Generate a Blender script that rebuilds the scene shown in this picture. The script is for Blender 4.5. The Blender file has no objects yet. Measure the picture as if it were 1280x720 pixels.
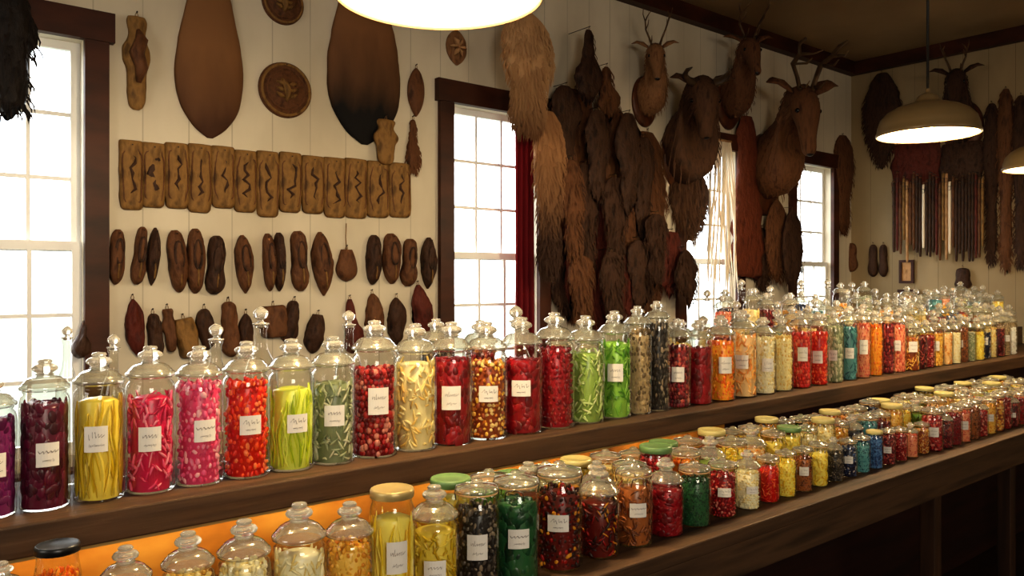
import bpy, math, random, bmesh
from mathutils import Vector, noise, Matrix
RND=random.Random(7)
C=bpy.context.scene.collection
TH=math.radians(50.4); cs=math.cos(TH); sn=math.sin(TH)
CAMZ=1.55; WY=3.6; WX=6.94; CEIL=3.49
def XatY(u,Y):
    a=(u-640)/1000.0
    return Y*(cs+a*sn)/(sn-a*cs)
def depth(X,Y): return cs*X+sn*Y
def PB(u,v,Y=WY):
    X=XatY(u,Y); return X, CAMZ+(350-v)/1000.0*depth(X,Y)
def PF(u,v,X=WX):
    a=(u-640)/1000.0
    Y=X*(sn-a*cs)/(cs+a*sn); return Y, CAMZ+(350-v)/1000.0*depth(X,Y)
def lin(c):
    o=[]
    for x in c[:3]:
        x=x/255.0
        o.append(x/12.92 if x<=.04045 else ((x+.055)/1.055)**2.4)
    return (o[0],o[1],o[2],1)
# ------------------------------------------------------------ materials
def newmat(name):
    m=bpy.data.materials.new(name); m.use_nodes=True
    nt=m.node_tree; return m,nt,nt.nodes['Principled BSDF'],nt.nodes['Material Output']
def pmat(name,c,rough=.5,metal=0,emit=0,spec=.5):
    m,nt,b,o=newmat(name); b.inputs['Base Color'].default_value=lin(c)
    b.inputs['Roughness'].default_value=rough; b.inputs['Metallic'].default_value=metal
    b.inputs['Specular IOR Level'].default_value=spec
    if emit:
        b.inputs['Emission Color'].default_value=lin(c); b.inputs['Emission Strength'].default_value=emit
    return m
def nmat(name,cols,scale=(6,6,6),rough=.7,bump=.3,detail=6,dist=.01,spec=.3):
    m,nt,b,o=newmat(name); N=nt.nodes; L=nt.links
    tc=N.new('ShaderNodeTexCoord'); mp=N.new('ShaderNodeMapping'); mp.inputs['Scale'].default_value=scale
    nz=N.new('ShaderNodeTexNoise'); nz.inputs['Scale'].default_value=1; nz.inputs['Detail'].default_value=detail
    cr=N.new('ShaderNodeValToRGB'); el=cr.color_ramp.elements
    n=len(cols)
    while len(el)<n: el.new(.5)
    for i,c in enumerate(cols):
        el[i].position=.3+.4*i/(n-1); el[i].color=lin(c)
    bp=N.new('ShaderNodeBump'); bp.inputs['Strength'].default_value=bump; bp.inputs['Distance'].default_value=dist
    L.new(tc.outputs['Object'],mp.inputs[0]); L.new(mp.outputs[0],nz.inputs['Vector'])
    L.new(nz.outputs['Fac'],cr.inputs[0]); L.new(cr.outputs[0],b.inputs['Base Color'])
    L.new(nz.outputs['Fac'],bp.inputs['Height']); L.new(bp.outputs[0],b.inputs['Normal'])
    b.inputs['Roughness'].default_value=rough; b.inputs['Specular IOR Level'].default_value=spec
    return m
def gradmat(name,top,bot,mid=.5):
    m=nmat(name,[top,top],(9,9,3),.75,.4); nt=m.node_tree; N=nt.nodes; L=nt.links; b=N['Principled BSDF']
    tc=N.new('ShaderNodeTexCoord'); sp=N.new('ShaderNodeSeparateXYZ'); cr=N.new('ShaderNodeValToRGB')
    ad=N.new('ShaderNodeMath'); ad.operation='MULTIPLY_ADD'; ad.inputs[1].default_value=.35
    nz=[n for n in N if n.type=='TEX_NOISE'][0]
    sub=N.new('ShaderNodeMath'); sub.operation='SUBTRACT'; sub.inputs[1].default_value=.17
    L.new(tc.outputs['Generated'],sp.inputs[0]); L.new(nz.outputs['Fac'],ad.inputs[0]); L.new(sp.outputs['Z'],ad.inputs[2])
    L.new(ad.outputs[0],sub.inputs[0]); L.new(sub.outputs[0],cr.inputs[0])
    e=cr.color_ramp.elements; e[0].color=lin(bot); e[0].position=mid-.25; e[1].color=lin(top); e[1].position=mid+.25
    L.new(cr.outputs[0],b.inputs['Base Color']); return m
def contents_mat(name,cols,rough=.32):
    m,nt,b,o=newmat(name); N=nt.nodes; L=nt.links
    g=N.new('ShaderNodeNewGeometry'); cr=N.new('ShaderNodeValToRGB'); cr.color_ramp.interpolation='CONSTANT'
    el=cr.color_ramp.elements; n=len(cols)
    while len(el)<n: el.new(.5)
    for i,c in enumerate(cols): el[i].position=i/n; el[i].color=lin(c)
    L.new(g.outputs['Random Per Island'],cr.inputs[0]); L.new(cr.outputs[0],b.inputs['Base Color'])
    b.inputs['Roughness'].default_value=rough
    return m
def thin_glass(name,tint=(250,250,248),rough=.03,base=.05,gain=.8,milk=0):
    m,nt,b,o=newmat(name); N=nt.nodes; L=nt.links; N.remove(b)
    lw=N.new('ShaderNodeLayerWeight'); lw.inputs['Blend'].default_value=.5
    pw=N.new('ShaderNodeMath'); pw.operation='POWER'; pw.inputs[1].default_value=3
    ma=N.new('ShaderNodeMath'); ma.operation='MULTIPLY_ADD'; ma.inputs[1].default_value=gain; ma.inputs[2].default_value=base
    ma.use_clamp=True
    t=N.new('ShaderNodeBsdfTransparent'); t.inputs[0].default_value=lin(tint)
    g=N.new('ShaderNodeBsdfGlossy'); g.inputs['Roughness'].default_value=rough
    mx=N.new('ShaderNodeMixShader')
    L.new(lw.outputs['Facing'],pw.inputs[0]); L.new(pw.outputs[0],ma.inputs[0]); L.new(ma.outputs[0],mx.inputs[0])
    src=t
    if milk:
        d=N.new('ShaderNodeBsdfDiffuse'); d.inputs[0].default_value=lin((216,212,194)); mm=N.new('ShaderNodeMixShader'); mm.inputs[0].default_value=milk
        L.new(t.outputs[0],mm.inputs[1]); L.new(d.outputs[0],mm.inputs[2]); src=mm
    L.new(src.outputs[0],mx.inputs[1]); L.new(g.outputs[0],mx.inputs[2]); L.new(mx.outputs[0],o.inputs[0])
    return m
def solid_glass(name,tint=(255,252,246)):
    m,nt,b,o=newmat(name); N=nt.nodes; L=nt.links; N.remove(b)
    t=N.new('ShaderNodeBsdfDiffuse'); t.inputs[0].default_value=lin((228,224,208))
    g=N.new('ShaderNodeBsdfGlass'); g.inputs['Color'].default_value=lin(tint); g.inputs['IOR'].default_value=1.45; g.inputs['Roughness'].default_value=.02
    mx=N.new('ShaderNodeMixShader'); mx.inputs[0].default_value=.72
    L.new(t.outputs[0],mx.inputs[1]); L.new(g.outputs[0],mx.inputs[2]); L.new(mx.outputs[0],o.inputs[0]); return m
def board_wall(name,c1,c2,axis):
    m=nmat(name,[c1,c2],(2.5,2.5,1.2),.75,.1); nt=m.node_tree; N=nt.nodes; L=nt.links; b=N['Principled BSDF']
    tc=[n for n in N if n.type=='TEX_COORD'][0]; cr=[n for n in N if n.type=='VALTORGB'][0]
    sp=N.new('ShaderNodeSeparateXYZ'); L.new(tc.outputs['Object'],sp.inputs[0])
    dv=N.new('ShaderNodeMath'); dv.operation='DIVIDE'; dv.inputs[1].default_value=.19
    fr=N.new('ShaderNodeMath'); fr.operation='FRACT'; lt=N.new('ShaderNodeMath'); lt.operation='LESS_THAN'; lt.inputs[1].default_value=.03
    L.new(sp.outputs[axis],dv.inputs[0]); L.new(dv.outputs[0],fr.inputs[0]); L.new(fr.outputs[0],lt.inputs[0])
    mx=N.new('ShaderNodeMix'); mx.data_type='RGBA'; L.new(lt.outputs[0],mx.inputs['Factor']); L.new(cr.outputs[0],mx.inputs['A'])
    mx.inputs['B'].default_value=lin([x*.94 for x in c1]); L.new(mx.outputs['Result'],b.inputs['Base Color']); return m
M={}
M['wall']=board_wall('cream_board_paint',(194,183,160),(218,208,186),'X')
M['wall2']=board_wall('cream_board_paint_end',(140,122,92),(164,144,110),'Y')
M['ceil']=nmat('tan_plaster',[(140,114,80),(164,136,98)],(1.2,1.2,1.2),.85,.15)
M['floor']=nmat('floor_wood',[(30,17,10),(60,36,20)],(1,9,4),.5,.2)
M['trim']=nmat('dark_trim_wood',[(44,21,11),(76,38,19)],(4,4,10),.5,.2)
M['shelf']=nmat('shelf_wood',[(38,27,17),(82,60,40),(58,41,27)],(1.5,22,22),.62,.35)
M['post']=nmat('post_wood',[(38,25,15),(72,48,30)],(20,20,2),.6,.3)
M['orange']=nmat('glow_orange_panel',[(112,64,20),(196,124,42),(222,162,70)],(3,5,6),.8,.2,5)  # orange board colour with the warm riser glow mixed in
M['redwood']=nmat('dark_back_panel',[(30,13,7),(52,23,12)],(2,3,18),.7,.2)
M['sash']=pmat('white_sash',(240,239,234),.4)
M['pane']=thin_glass('window_glass',(253,254,254),.02,.03,.4)
M['glass']=thin_glass('jar_glass',(250,250,247),.04,.065,.95)
M['lidglass']=thin_glass('lid_glass',(236,238,230),.10,.18,1.0,.26)
M['knob']=solid_glass('stopper_glass')
M['rubber']=pmat('rubber_ring',(200,160,110),.6)
M['wire']=pmat('wire_metal',(190,185,175),.25,1)
M['brass']=pmat('aged_gold_lid',(190,168,112),.38,.4)
M['greenlid']=pmat('green_lid',(104,136,84),.4)
M['yellowlid']=pmat('yellow_lid',(198,184,120),.35)
M['blacklid']=pmat('black_lid',(18,17,17),.35)
M['paper']=pmat('label_paper',(222,217,206),.7)
M['ink']=pmat('label_ink',(110,100,94),.7)
M['cord']=pmat('cord_black',(22,18,14),.6)
M['cordtan']=pmat('cord_tan',(120,90,55),.8)
M['enamel']=pmat('shade_enamel',(112,94,64),.35,.1)
M['enamelw']=pmat('shade_inner',(252,238,204),.35)
M['bulb']=pmat('bulb_glow',(255,226,170),.3,0,16)
M['iron']=pmat('iron_nail',(60,52,44),.5,.6)
M['antler']=nmat('antler_bone',[(70,50,33),(114,88,60)],(8,8,20),.5,.3)
M['horn']=nmat('dark_horn',[(50,38,28),(90,70,50)],(8,8,20),.4,.3)
M['eye']=pmat('glass_eye',(12,8,6),.1)
M['nose']=pmat('nose_black',(22,16,14),.35)
M['plaque']=nmat('plaque_wood',[(60,30,14),(100,56,28)],(12,12,3),.4,.2)
M['red']=nmat('red_drape_cloth',[(90,8,16),(124,12,24)],(3,3,1),.8,.2)
M['pale']=nmat('pale_fringe',[(226,206,176),(246,232,210)],(6,6,2),.8,.2)
FUR={
'brown':[(68,42,26),(108,71,44),(87,57,34)],'dark':[(38,25,18),(72,48,33),(54,36,25)],'tan':[(140,102,66),(186,144,100),(160,120,80)],
'rust':[(78,36,22),(108,54,33),(92,44,27)],'redbrown':[(62,26,19),(96,42,30),(80,34,24)],'black':[(16,12,11),(34,26,21),(24,19,16)],
'bison':[(54,36,25),(92,63,42),(72,48,33)],
'fawn':[(100,67,43),(140,101,66),(118,83,54)],'ochre':[(96,70,37),(142,107,60),(118,87,48)]}
for k,v in FUR.items(): M['fur_'+k]=nmat('fur_'+k,v,(38,38,9),.8,.5,8)
for k,v in FUR.items(): M['lea_'+k]=nmat('leather_'+k,v,(30,30,14),.64,1.0,9,.018,.25)
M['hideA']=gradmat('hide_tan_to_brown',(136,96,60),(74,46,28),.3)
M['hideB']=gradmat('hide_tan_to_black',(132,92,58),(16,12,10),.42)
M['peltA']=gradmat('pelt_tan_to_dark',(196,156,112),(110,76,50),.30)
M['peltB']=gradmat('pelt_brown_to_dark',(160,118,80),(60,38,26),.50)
# ------------------------------------------------------------ mesh building
class MB:
    def __init__(s): s.v=[]; s.f=[]; s.mi=[]
    def add(s,v,f,mi=0):
        o=len(s.v); s.v+= [tuple(p) for p in v]; s.f+=[tuple(i+o for i in q) for q in f]; s.mi+=[mi]*len(f)
    def box(s,x0,x1,y0,y1,z0,z1,mi=0):
        v=[(x,y,z) for z in (z0,z1) for y in (y0,y1) for x in (x0,x1)]
        s.add(v,[(0,2,3,1),(4,5,7,6),(0,1,5,4),(2,6,7,3),(0,4,6,2),(1,3,7,5)],mi)
    def lathe(s,prof,seg=24,mi=0,ridge=0):
        v=[];f=[];n=len(prof)
        for i,(r,z) in enumerate(prof):
            for k in range(seg):
                a=2*math.pi*k/seg; rr=r*(1+(ridge if k%2 else 0)); v.append((rr*math.cos(a),rr*math.sin(a),z))
        for i in range(n-1):
            for k in range(seg):
                k2=(k+1)%seg; f.append((i*seg+k,i*seg+k2,(i+1)*seg+k2,(i+1)*seg+k))
        s.add(v,f,mi)
    def tube(s,pts,rad,seg=8,flat=1.0,mi=0,cap=True):
        pts=[Vector(p) for p in pts]; n=len(pts)
        if not hasattr(rad,'__len__'): rad=[rad]*n
        v=[];f=[]; up=Vector((0,0,1)); prev=None
        for i,p in enumerate(pts):
            t=(pts[min(i+1,n-1)]-pts[max(i-1,0)]).normalized()
            if prev is None:
                a=t.cross(up)
                if a.length<.05: a=t.cross(Vector((0,1,0)))
            else: a=prev-t*prev.dot(t)
            a.normalize(); prev=a; b=t.cross(a)
            for k in range(seg):
                w=2*math.pi*k/seg; v.append(p+a*math.cos(w)*rad[i]+b*math.sin(w)*rad[i]*flat)
        for i in range(n-1):
            for k in range(seg):
                k2=(k+1)%seg; f.append((i*seg+k,i*seg+k2,(i+1)*seg+k2,(i+1)*seg+k))
        if cap: f.append(tuple(range(seg-1,-1,-1))); f.append(tuple((n-1)*seg+k for k in range(seg)))
        s.add(v,f,mi)
    def mesh(s,name,mats=None,smooth=True):
        me=bpy.data.meshes.new(name); me.from_pydata(s.v,[],s.f); me.update()
        for m in (mats or [None]): me.materials.append(m)
        if len(set(s.mi))>1:
            for p,i in zip(me.polygons,s.mi): p.material_index=i
        if smooth:
            for p in me.polygons: p.use_smooth=True
        return me
def obj(name,me,mat=None,parent=None,loc=(0,0,0),scale=(1,1,1),rot=(0,0,0)):
    o=bpy.data.objects.new(name,me); C.objects.link(o)
    if mat is not None:
        o.material_slots[0].link='OBJECT'; o.material_slots[0].material=mat
    o.location=loc; o.scale=scale; o.rotation_euler=rot
    if parent: o.parent=parent
    return o
def empty(name,loc,rz=0,label=None,cat=None,group=None):
    o=bpy.data.objects.new(name,None); C.objects.link(o); o.location=loc; o.rotation_euler=(0,0,rz); o.empty_display_size=.05
    if label: o['label']=label
    if cat: o['category']=cat
    if group: o['group']=group
    return o
def struct(name,mb,mat,smooth=False,parent=None):
    o=obj(name,mb.mesh(name,smooth=smooth),mat,parent)
    if not parent: o['kind']='structure'
    return o
def catmull(P,t):
    n=len(P)-1; x=t*n; i=min(int(x),n-1); u=x-i
    g=lambda j:P[max(0,min(n,j))]
    a,b,c,d=g(i-1),g(i),g(i+1),g(i+2)
    return tuple(.5*((2*b[k])+(-a[k]+c[k])*u+(2*a[k]-5*b[k]+4*c[k]-d[k])*u*u+(-a[k]+3*b[k]-3*c[k]+d[k])*u**3) for k in range(len(b)))
# ------------------------------------------------------------ room
mb=MB(); mb.box(-2.6,7.06,-3.1,3.72,-.1,0); struct('floor',mb,M['floor'])
mb=MB(); mb.box(-2.6,7.06,-3.1,3.72,CEIL,CEIL+.1); struct('ceiling',mb,M['ceil'])
WIN=[(.06,.727,4),(2.546,3.17,3),(4.56,5.18,3),(6.0,6.58,3)]; WZ0=.85; WZ1=2.52
mb=MB(); x=-2.6
for a,b,_ in WIN:
    mb.box(x,a,WY,WY+.12,0,CEIL); mb.box(a,b,WY,WY+.12,0,WZ0); mb.box(a,b,WY,WY+.12,WZ1,CEIL); x=b
mb.box(x,7.06,WY,WY+.12,0,CEIL); struct('wall_back',mb,M['wall'])
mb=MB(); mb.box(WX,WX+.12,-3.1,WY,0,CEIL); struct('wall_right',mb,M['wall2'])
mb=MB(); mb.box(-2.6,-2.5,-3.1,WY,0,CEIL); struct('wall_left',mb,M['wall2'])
mb=MB(); mb.box(-2.5,WX,-3.1,-3.0,0,CEIL); struct('wall_front',mb,M['wall'])
mb=MB(); mb.box(-2.5,WX-.07,WY-.07,WY,CEIL-.11,CEIL-.001); struct('trim_1',mb,M['trim'])
mb=MB(); mb.box(WX-.07,WX,-3.0,WY,CEIL-.11,CEIL-.001); struct('trim_2',mb,M['trim'])
mb=MB(); mb.box(-2.5,WX-.02,WY-.02,WY,0,.14); struct('baseboard_back',mb,M['trim'])
mb=MB(); mb.box(WX-.02,WX,-3.0,WY,0,.14); struct('baseboard_right',mb,M['trim'])
for i,(a,b,nc) in enumerate(WIN):
    w=empty('window_%d'%(i+1),((a+b)/2,WY,WZ0)); w['kind']='structure'
    hw=(b-a)/2; H=WZ1-WZ0; t=.09
    mb=MB(); mb.box(-hw-t,-hw,-.03,.0,-.05,H+t); mb.box(hw,hw+t,-.03,.0,-.05,H+t); mb.box(-hw-t-.02,hw+t+.02,-.04,0,H,H+t+.03)
    mb.box(-hw-t-.03,hw+t+.03,-.07,0,-.09,-.05)
    obj('casing',mb.mesh('casing',smooth=False),M['trim'],w)
    for nm,z0,z1,yy in (('upper_sash',H*.5-.02,H,.06),('lower_sash',0,H*.5+.02,.03)):
        mb=MB(); f=.035
        mb.box(-hw,-hw+f,yy,yy+.03,z0,z1); mb.box(hw-f,hw,yy,yy+.03,z0,z1); mb.box(-hw+f,hw-f,yy,yy+.03,z0,z0+f+.01); mb.box(-hw+f,hw-f,yy,yy+.03,z1-f,z1)
        for k in range(1,nc):
            xx=-hw+f+(2*hw-2*f)*k/nc; mb.box(xx-.008,xx+.008,yy+.004,yy+.026,z0+f,z1-f)
        for k in range(1,3):
            zz=z0+f+(z1-z0-2*f)*k/3; mb.box(-hw+f,hw-f,yy+.006,yy+.024,zz-.008,zz+.008)
        s=obj(nm,mb.mesh(nm,smooth=False),M['sash'],w)
        mb=MB(); mb.add([(-hw+f,yy+.015,z0+f),(hw-f,yy+.015,z0+f),(hw-f,yy+.015,z1-f),(-hw+f,yy+.015,z1-f)],[(0,1,2,3)])
        obj('pane',mb.mesh('pane'),M['pane'],s)
# ------------------------------------------------------------ counter
SZ=1.104; LZ=.90; TZ=1.22; SX=2.9; ST=.062
X0,X1=-.7,6.4
ct=empty('display_counter',(0,1.24,0),0,'long two-tier wooden display counter carrying every row of glass jars','counter')
def cpart(name,boxes,mat,bev=.004):
    mb=MB()
    for b in boxes: mb.box(b[0],b[1],b[2]-1.24,b[3]-1.24,b[4],b[5])
    o=obj(name,mb.mesh(name,smooth=False),mat,ct)
    if bev:
        md=o.modifiers.new('bevel','BEVEL'); md.width=bev; md.segments=2
    return o
cpart('lower_shelf',[(X0,X1,1.255,1.78,LZ-.035,LZ)],M['shelf'])
cpart('front_rail',[(X0,X1,1.235,1.275,LZ-.13,LZ-.036)],M['shelf'])
cpart('shelf_lip',[(X0,X1,1.225,1.254,LZ-.035,LZ+.004)],M['shelf'])
cpart('upper_shelf',[(X0,X1,1.69,2.06,SZ-ST,SZ)],M['shelf'])
cpart('glow_orange_riser',[(X0,2.5,1.785,1.80,LZ-.03,SZ-ST-.001)],M['orange'],0)  # orange board, warm glow behind the lower jars put into its colour
cpart('glow_fade_riser',[(2.501,X1,1.785,1.80,LZ-.03,SZ-ST-.001)],M['redwood'],0)  # same riser in dark colour, painting the glow as faded out
cpart('rear_step',[(SX,X1,2.061,2.42,TZ-.03,TZ),(SX,X1,2.061,2.08,SZ-.1,TZ-.03)],M['shelf'])
cpart('back_panel',[(X0,X1,1.80,1.82,.0,LZ-.04)],M['redwood'],0)
cpart('rear_frame',[(X0,X1,2.0,2.05,SZ-.14,SZ-ST-.001),(SX,X1,2.36,2.41,TZ-.12,TZ-.031)],M['post'])
for x in (-.5,.35,1.2,3.03,3.76,4.5,5.3,6.2):
    cpart('leg',[(x-.028,x+.028,1.245,1.30,0,LZ-.131)],M['post'])
for x in (-.5,1.4,3.2,5.0,6.3):
    cpart('leg',[(x-.03,x+.03,2.0,2.06,0,SZ-.14)],M['post'])
for x in (3.0,4.6,6.3):
    cpart('leg',[(x-.03,x+.03,2.36,2.42,0,TZ-.12)],M['post'])
mb=MB(); mb.box(-.6,2.3,1.712,1.728,SZ-ST-.011,SZ-ST-.0005)  # added channel, invented to carry the warm fill on the riser
o=obj('added_glow_strip',mb.mesh('added_glow_strip',smooth=False),M['brass']); o['label']='slim added strip beneath the upper shelf edge, holder for a warm fill light'; o['category']='light'
# ------------------------------------------------------------ jar meshes
mb=MB(); mb.lathe([(0,0),(.9,0),(.98,.015),(1,.04),(1,.85),(.98,.90),(.93,.94),(.84,.96),(.82,.97),(.88,.985),(.86,1.0)],28); ME_bodyA=mb.mesh('jar_body')
mb=MB(); mb.lathe([(0,0),(.88,0),(.97,.015),(1,.04),(1,.78),(.97,.85),(.90,.90),(.86,.93),(.86,1.0)],28); ME_bodyB=mb.mesh('jar_body_mason')
mb=MB(); mb.lathe([(0,0),(.9,0),(1,.04),(1,.55),(.95,.64),(.7,.74),(.42,.81),(.34,.86),(.34,.96),(.42,.98),(.42,1.0)],24); ME_bodyD=mb.mesh('bottle_body')
mb=MB(); mb.lathe([(.80,-.06),(.88,0),(.99,.03),(1.0,.14),(.95,.19),(.88,.22),(.86,.30),(.80,.33),(.74,.43),(.60,.52),(.40,.58),(.30,.61),(.27,.65)],28); ME_lidA=mb.mesh('lid_dome')
mb=MB(); mb.lathe([(0,.60),(.29,.60),(.38,.65),(.29,.70),(.36,.76),(.48,.84),(.51,.93),(.44,1.03),(.29,1.10),(.23,1.13),(.30,1.20),(.25,1.28),(0,1.32)],16); ME_knobA=mb.mesh('knob_ball')
mb=MB(); mb.lathe([(.84,0),(.95,.03),(.95,.16),(.88,.22),(.6,.30),(.3,.36),(.24,.5),(.16,.56),(0,.58)],24); ME_lidB=mb.mesh('lid_clamp')
mb=MB(); mb.lathe([(.88,-.07),(.94,-.05),(.94,0),(.88,.01)],24); ME_ringB=mb.mesh('rubber_ring')
mb=MB()
mb.tube([(-.92,0,-.35),(-.98,0,.0),(-.9,-.02,.3),(-.45,-.04,.40),(0,-.05,.42),(.45,-.04,.40),(.9,-.02,.3),(.98,0,0),(.92,0,-.35)],.03,6)
mb.tube([(-.4,-.9,-.5),(-.35,-1.04,-.1),(0,-1.08,.02),(.35,-1.04,-.1),(.4,-.9,-.5)],.03,6); ME_wire=mb.mesh('wire_bail')
mb=MB(); mb.lathe([(.88,-.2),(.94,-.18),(.94,.12),(.90,.17),(.86,.18),(.82,.16),(0,.16)],48,0,-.025); ME_lidC=mb.mesh('screw_lid')
mb=MB(); mb.lathe([(0,-.14),(.30,-.14),(.34,0),(.5,.04),(.5,.1),(.2,.16),(.17,.3),(.34,.42),(.46,.62),(.42,.82),(.26,.98),(.10,1.08),(0,1.12)],16); ME_stopD=mb.mesh('bottle_stopper')
def label_mesh(seed,tall=.24):
    r=random.Random(seed); mb=MB(); n=8; A=.45; z0=.39; z1=z0+tall; R=1.012
    P=lambda a,z,R:(R*math.sin(a),-R*math.cos(a),z)
    v=[P(-A+2*A*k/n,z,R) for z in (z0,z1) for k in range(n+1)]
    mb.add(v,[(k,k+1,k+n+2,k+n+1) for k in range(n)],0)
    for row,(zz,am,wd) in enumerate(((z0+tall*.62,.036,.0038),(z0+tall*.26,.014,.0026))):
        L=A*r.uniform(.6,.85)*(1 if row==0 else .75); ctrl=[]; k=r.randint(11,15) if row==0 else 18
        for i in range(k):
            hgt=r.choice([.35,.4,.5,1.0,.3,.2]) if i%2==0 else r.choice([-.35,-.3,-.4,-.9,-.2])
            ctrl.append((-L+2*L*i/(k-1)+r.uniform(-.02,.02)+(.025 if hgt>0 else -.01),zz+am*hgt*tall/.24))
        m=70; v=[]
        for i in range(m):
            a,z=catmull(ctrl,i/(m-1)); v+= [P(a,z-wd,R+.008),P(a+.012,z+wd,R+.008)]
        mb.add(v,[(2*i,2*i+2,2*i+3,2*i+1) for i in range(m-1)],1)
    return mb.mesh('paper_label',[M['paper'],M['ink']],False)
ME_lab=[label_mesh(s,t) for s,t in ((1,.22),(2,.20),(3,.25),(4,.21),(5,.18),(6,.22))]
def ico(sub):
    bm=bmesh.new(); bmesh.ops.create_icosphere(bm,subdivisions=sub,radius=1); v=[x.co.copy() for x in bm.verts]; f=[[y.index for y in p.verts] for p in bm.faces]; bm.free(); return v,f
IC1=ico(1); IC2=ico(2)
ASP=3.0
def contents_mesh(kind,seed):
    r=random.Random(seed); mb=MB()
    core={'fine':.85,'dense':.90}.get(kind,.80)
    mb.lathe([(0,0),(core,0),(core,ASP*.93),(core*.6,ASP*.96),(0,ASP*.97)],20)
    def place(sz,shape,ic,rad,z,a,rot):
        Mx=Matrix.Rotation(a,4,'Z')@Matrix.Translation((rad,0,z))@rot@Matrix.Diagonal((shape[0]*sz,shape[1]*sz,shape[2]*sz,1))
        mb.add([Mx@p for p in ic[0]],ic[1])
    if kind=='dense':
        for k in range(260):
            z=r.uniform(.1,ASP*.95); a=r.random()*6.283; s_=r.uniform(.1,.26)
            place(s_,(.22,r.uniform(.6,1.3),r.uniform(.5,1)),IC2,.885,z,a,Matrix.Rotation(r.random()*3,4,'X'))
        for k in range(26):
            place(.16,(1,1,.5),IC2,.72*math.sqrt(r.random()),ASP*.96,r.random()*6.28,Matrix())
    if kind in('balls','fine','chunks'):
        sz={'balls':.115,'fine':.075,'chunks':.125}[kind]; ic=IC2 if kind=='balls' else IC1
        rows=int(ASP/(sz*1.7)); per=int(2*math.pi*.8/(sz*1.75))
        for i in range(rows+1):
            z=sz+(ASP-1.6*sz)*i/rows
            for k in range(per):
                a=2*math.pi*(k+.5*(i%2)+r.uniform(-.25,.25))/per
                rot=Matrix.Rotation(r.random()*6,4,'X')@Matrix.Rotation(r.random()*6,4,'Z') if kind=='chunks' else Matrix()
                sh=(1,1,1) if kind!='chunks' else (r.uniform(.5,.8),r.uniform(.8,1.7),r.uniform(.5,.9))
                place(sz*r.uniform(.75,1.22),sh,ic,.92-sz-r.uniform(0,.06),z+r.uniform(-.4,.4)*sz,a,rot)
        for k in range(int(18 if kind!='fine' else 50)):
            a=r.random()*6.28; rr=.75*math.sqrt(r.random()); place(sz,(1,1,1),ic,rr,ASP*.97+r.uniform(-.05,.08),a,Matrix())
    if kind=='sticks':
        for lay in range(2):
            for k in range(24):
                a=2*math.pi*(k+.5*lay)/24+r.uniform(-.1,.1); z0=r.uniform(0,.5)*(lay); z1=ASP*r.uniform(.7,1.0); rad=.86-.06*lay; tw=r.uniform(-.6,.6)
                pts=[];n=9; ph=r.random()*6
                for i in range(n):
                    t=i/(n-1); aa=a+tw*t+.13*math.sin(t*7+ph); rr=rad+.02*math.sin(t*9+k*2); pts.append((rr*math.cos(aa),rr*math.sin(aa),z0+.08+(z1-z0-.08)*t))
                w_=r.uniform(.05,.09); mb.tube(pts,[.03]+[w_]*(n-2)+[.03],6,.6)
    if kind=='ribbons':
        for k in range(250):
            a=r.random()*6.28; z=r.uniform(.1,ASP*.97); sl=r.uniform(-1.3,1.3); L=r.uniform(.2,.6); n=6; pts=[]
            cv=r.uniform(-1,1); q=r.uniform(.6,1)
            for i in range(n):
                t=i/(n-1)-.5; aa=a+math.cos(sl)*L*t; zz=z+math.sin(sl)*L*t+cv*.25*(t*t-.1); pts.append((.86*math.cos(aa),.86*math.sin(aa),min(max(zz,.06),ASP)))
            mb.tube(pts,[.03*q,.07*q,.08*q,.08*q,.07*q,.03*q],6,.7)
    mb.v=[(x,y,z/ASP) for x,y,z in mb.v]
    return mb.mesh('contents_'+kind)
ME_con={k:[contents_mesh(k,s) for s in (1,2)] for k in('balls','fine','chunks','sticks','ribbons','dense')}
PAL={
'violet':[(104,20,84),(126,32,100),(84,14,66)],'plum':[(80,12,40),(98,18,50),(62,8,30)],
'olive':[(216,184,40),(184,156,30),(240,216,90),(204,164,24)],'magenta':[(230,60,106),(244,104,140),(206,36,84),(250,150,166)],
'pink':[(238,96,142),(246,140,168),(218,66,112),(250,186,190)],'scarlet':[(236,50,24),(250,90,40),(206,26,18),(252,134,76)],
'lime':[(208,220,50),(228,236,98),(170,192,34)],'sage':[(172,180,140),(204,206,166),(142,152,112),(222,218,184)],
'crimson':[(164,18,30),(196,52,48),(124,12,22),(220,140,120)],'cream':[(246,220,140),(252,236,174),(236,196,106)],
'maroon':[(134,8,24),(154,18,32),(108,6,18)],'amber':[(220,136,46),(244,192,80),(150,70,30),(248,216,140)],
'mint':[(178,200,112),(206,224,146),(150,178,88),(226,230,172)],'green':[(112,172,56),(148,200,80),(84,144,38)],
'taupe':[(150,128,94),(188,164,122),(110,90,62)],'charcoal':[(60,54,50),(96,86,76),(36,32,30),(150,134,110)],
'orange':[(250,134,20),(254,172,50),(236,106,14)],'peach':[(252,190,100),(254,216,154),(242,156,70)],
'ivory':[(248,234,180),(252,244,206),(240,216,142)],'red':[(210,30,28),(232,58,42),(176,18,16),(236,120,90)],
'teal':[(60,130,140),(104,170,170),(34,96,108)],'blue':[(54,96,150),(90,138,186),(34,66,112)],
'coral':[(236,124,92),(246,168,124),(214,92,70)],'white':[(240,236,226),(252,250,242),(222,214,198)],
'motley':[(170,20,20),(46,24,20),(70,18,18),(110,30,22),(54,20,18),(232,160,40)],'forest':[(30,78,48),(50,104,62),(20,56,34)],
'yellow':[(250,218,60),(254,236,114),(238,192,40)],'brown':[(138,78,38),(174,104,54),(102,52,26)],
'navy':[(34,50,92),(66,92,140),(24,28,54),(206,196,186)],'wine':[(120,16,30),(154,36,46),(82,8,20),(196,94,78)],
'gold':[(240,176,60),(250,204,96),(220,146,40)]}
PM={k:contents_mat('contents_'+k,v) for k,v in PAL.items()}
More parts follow.
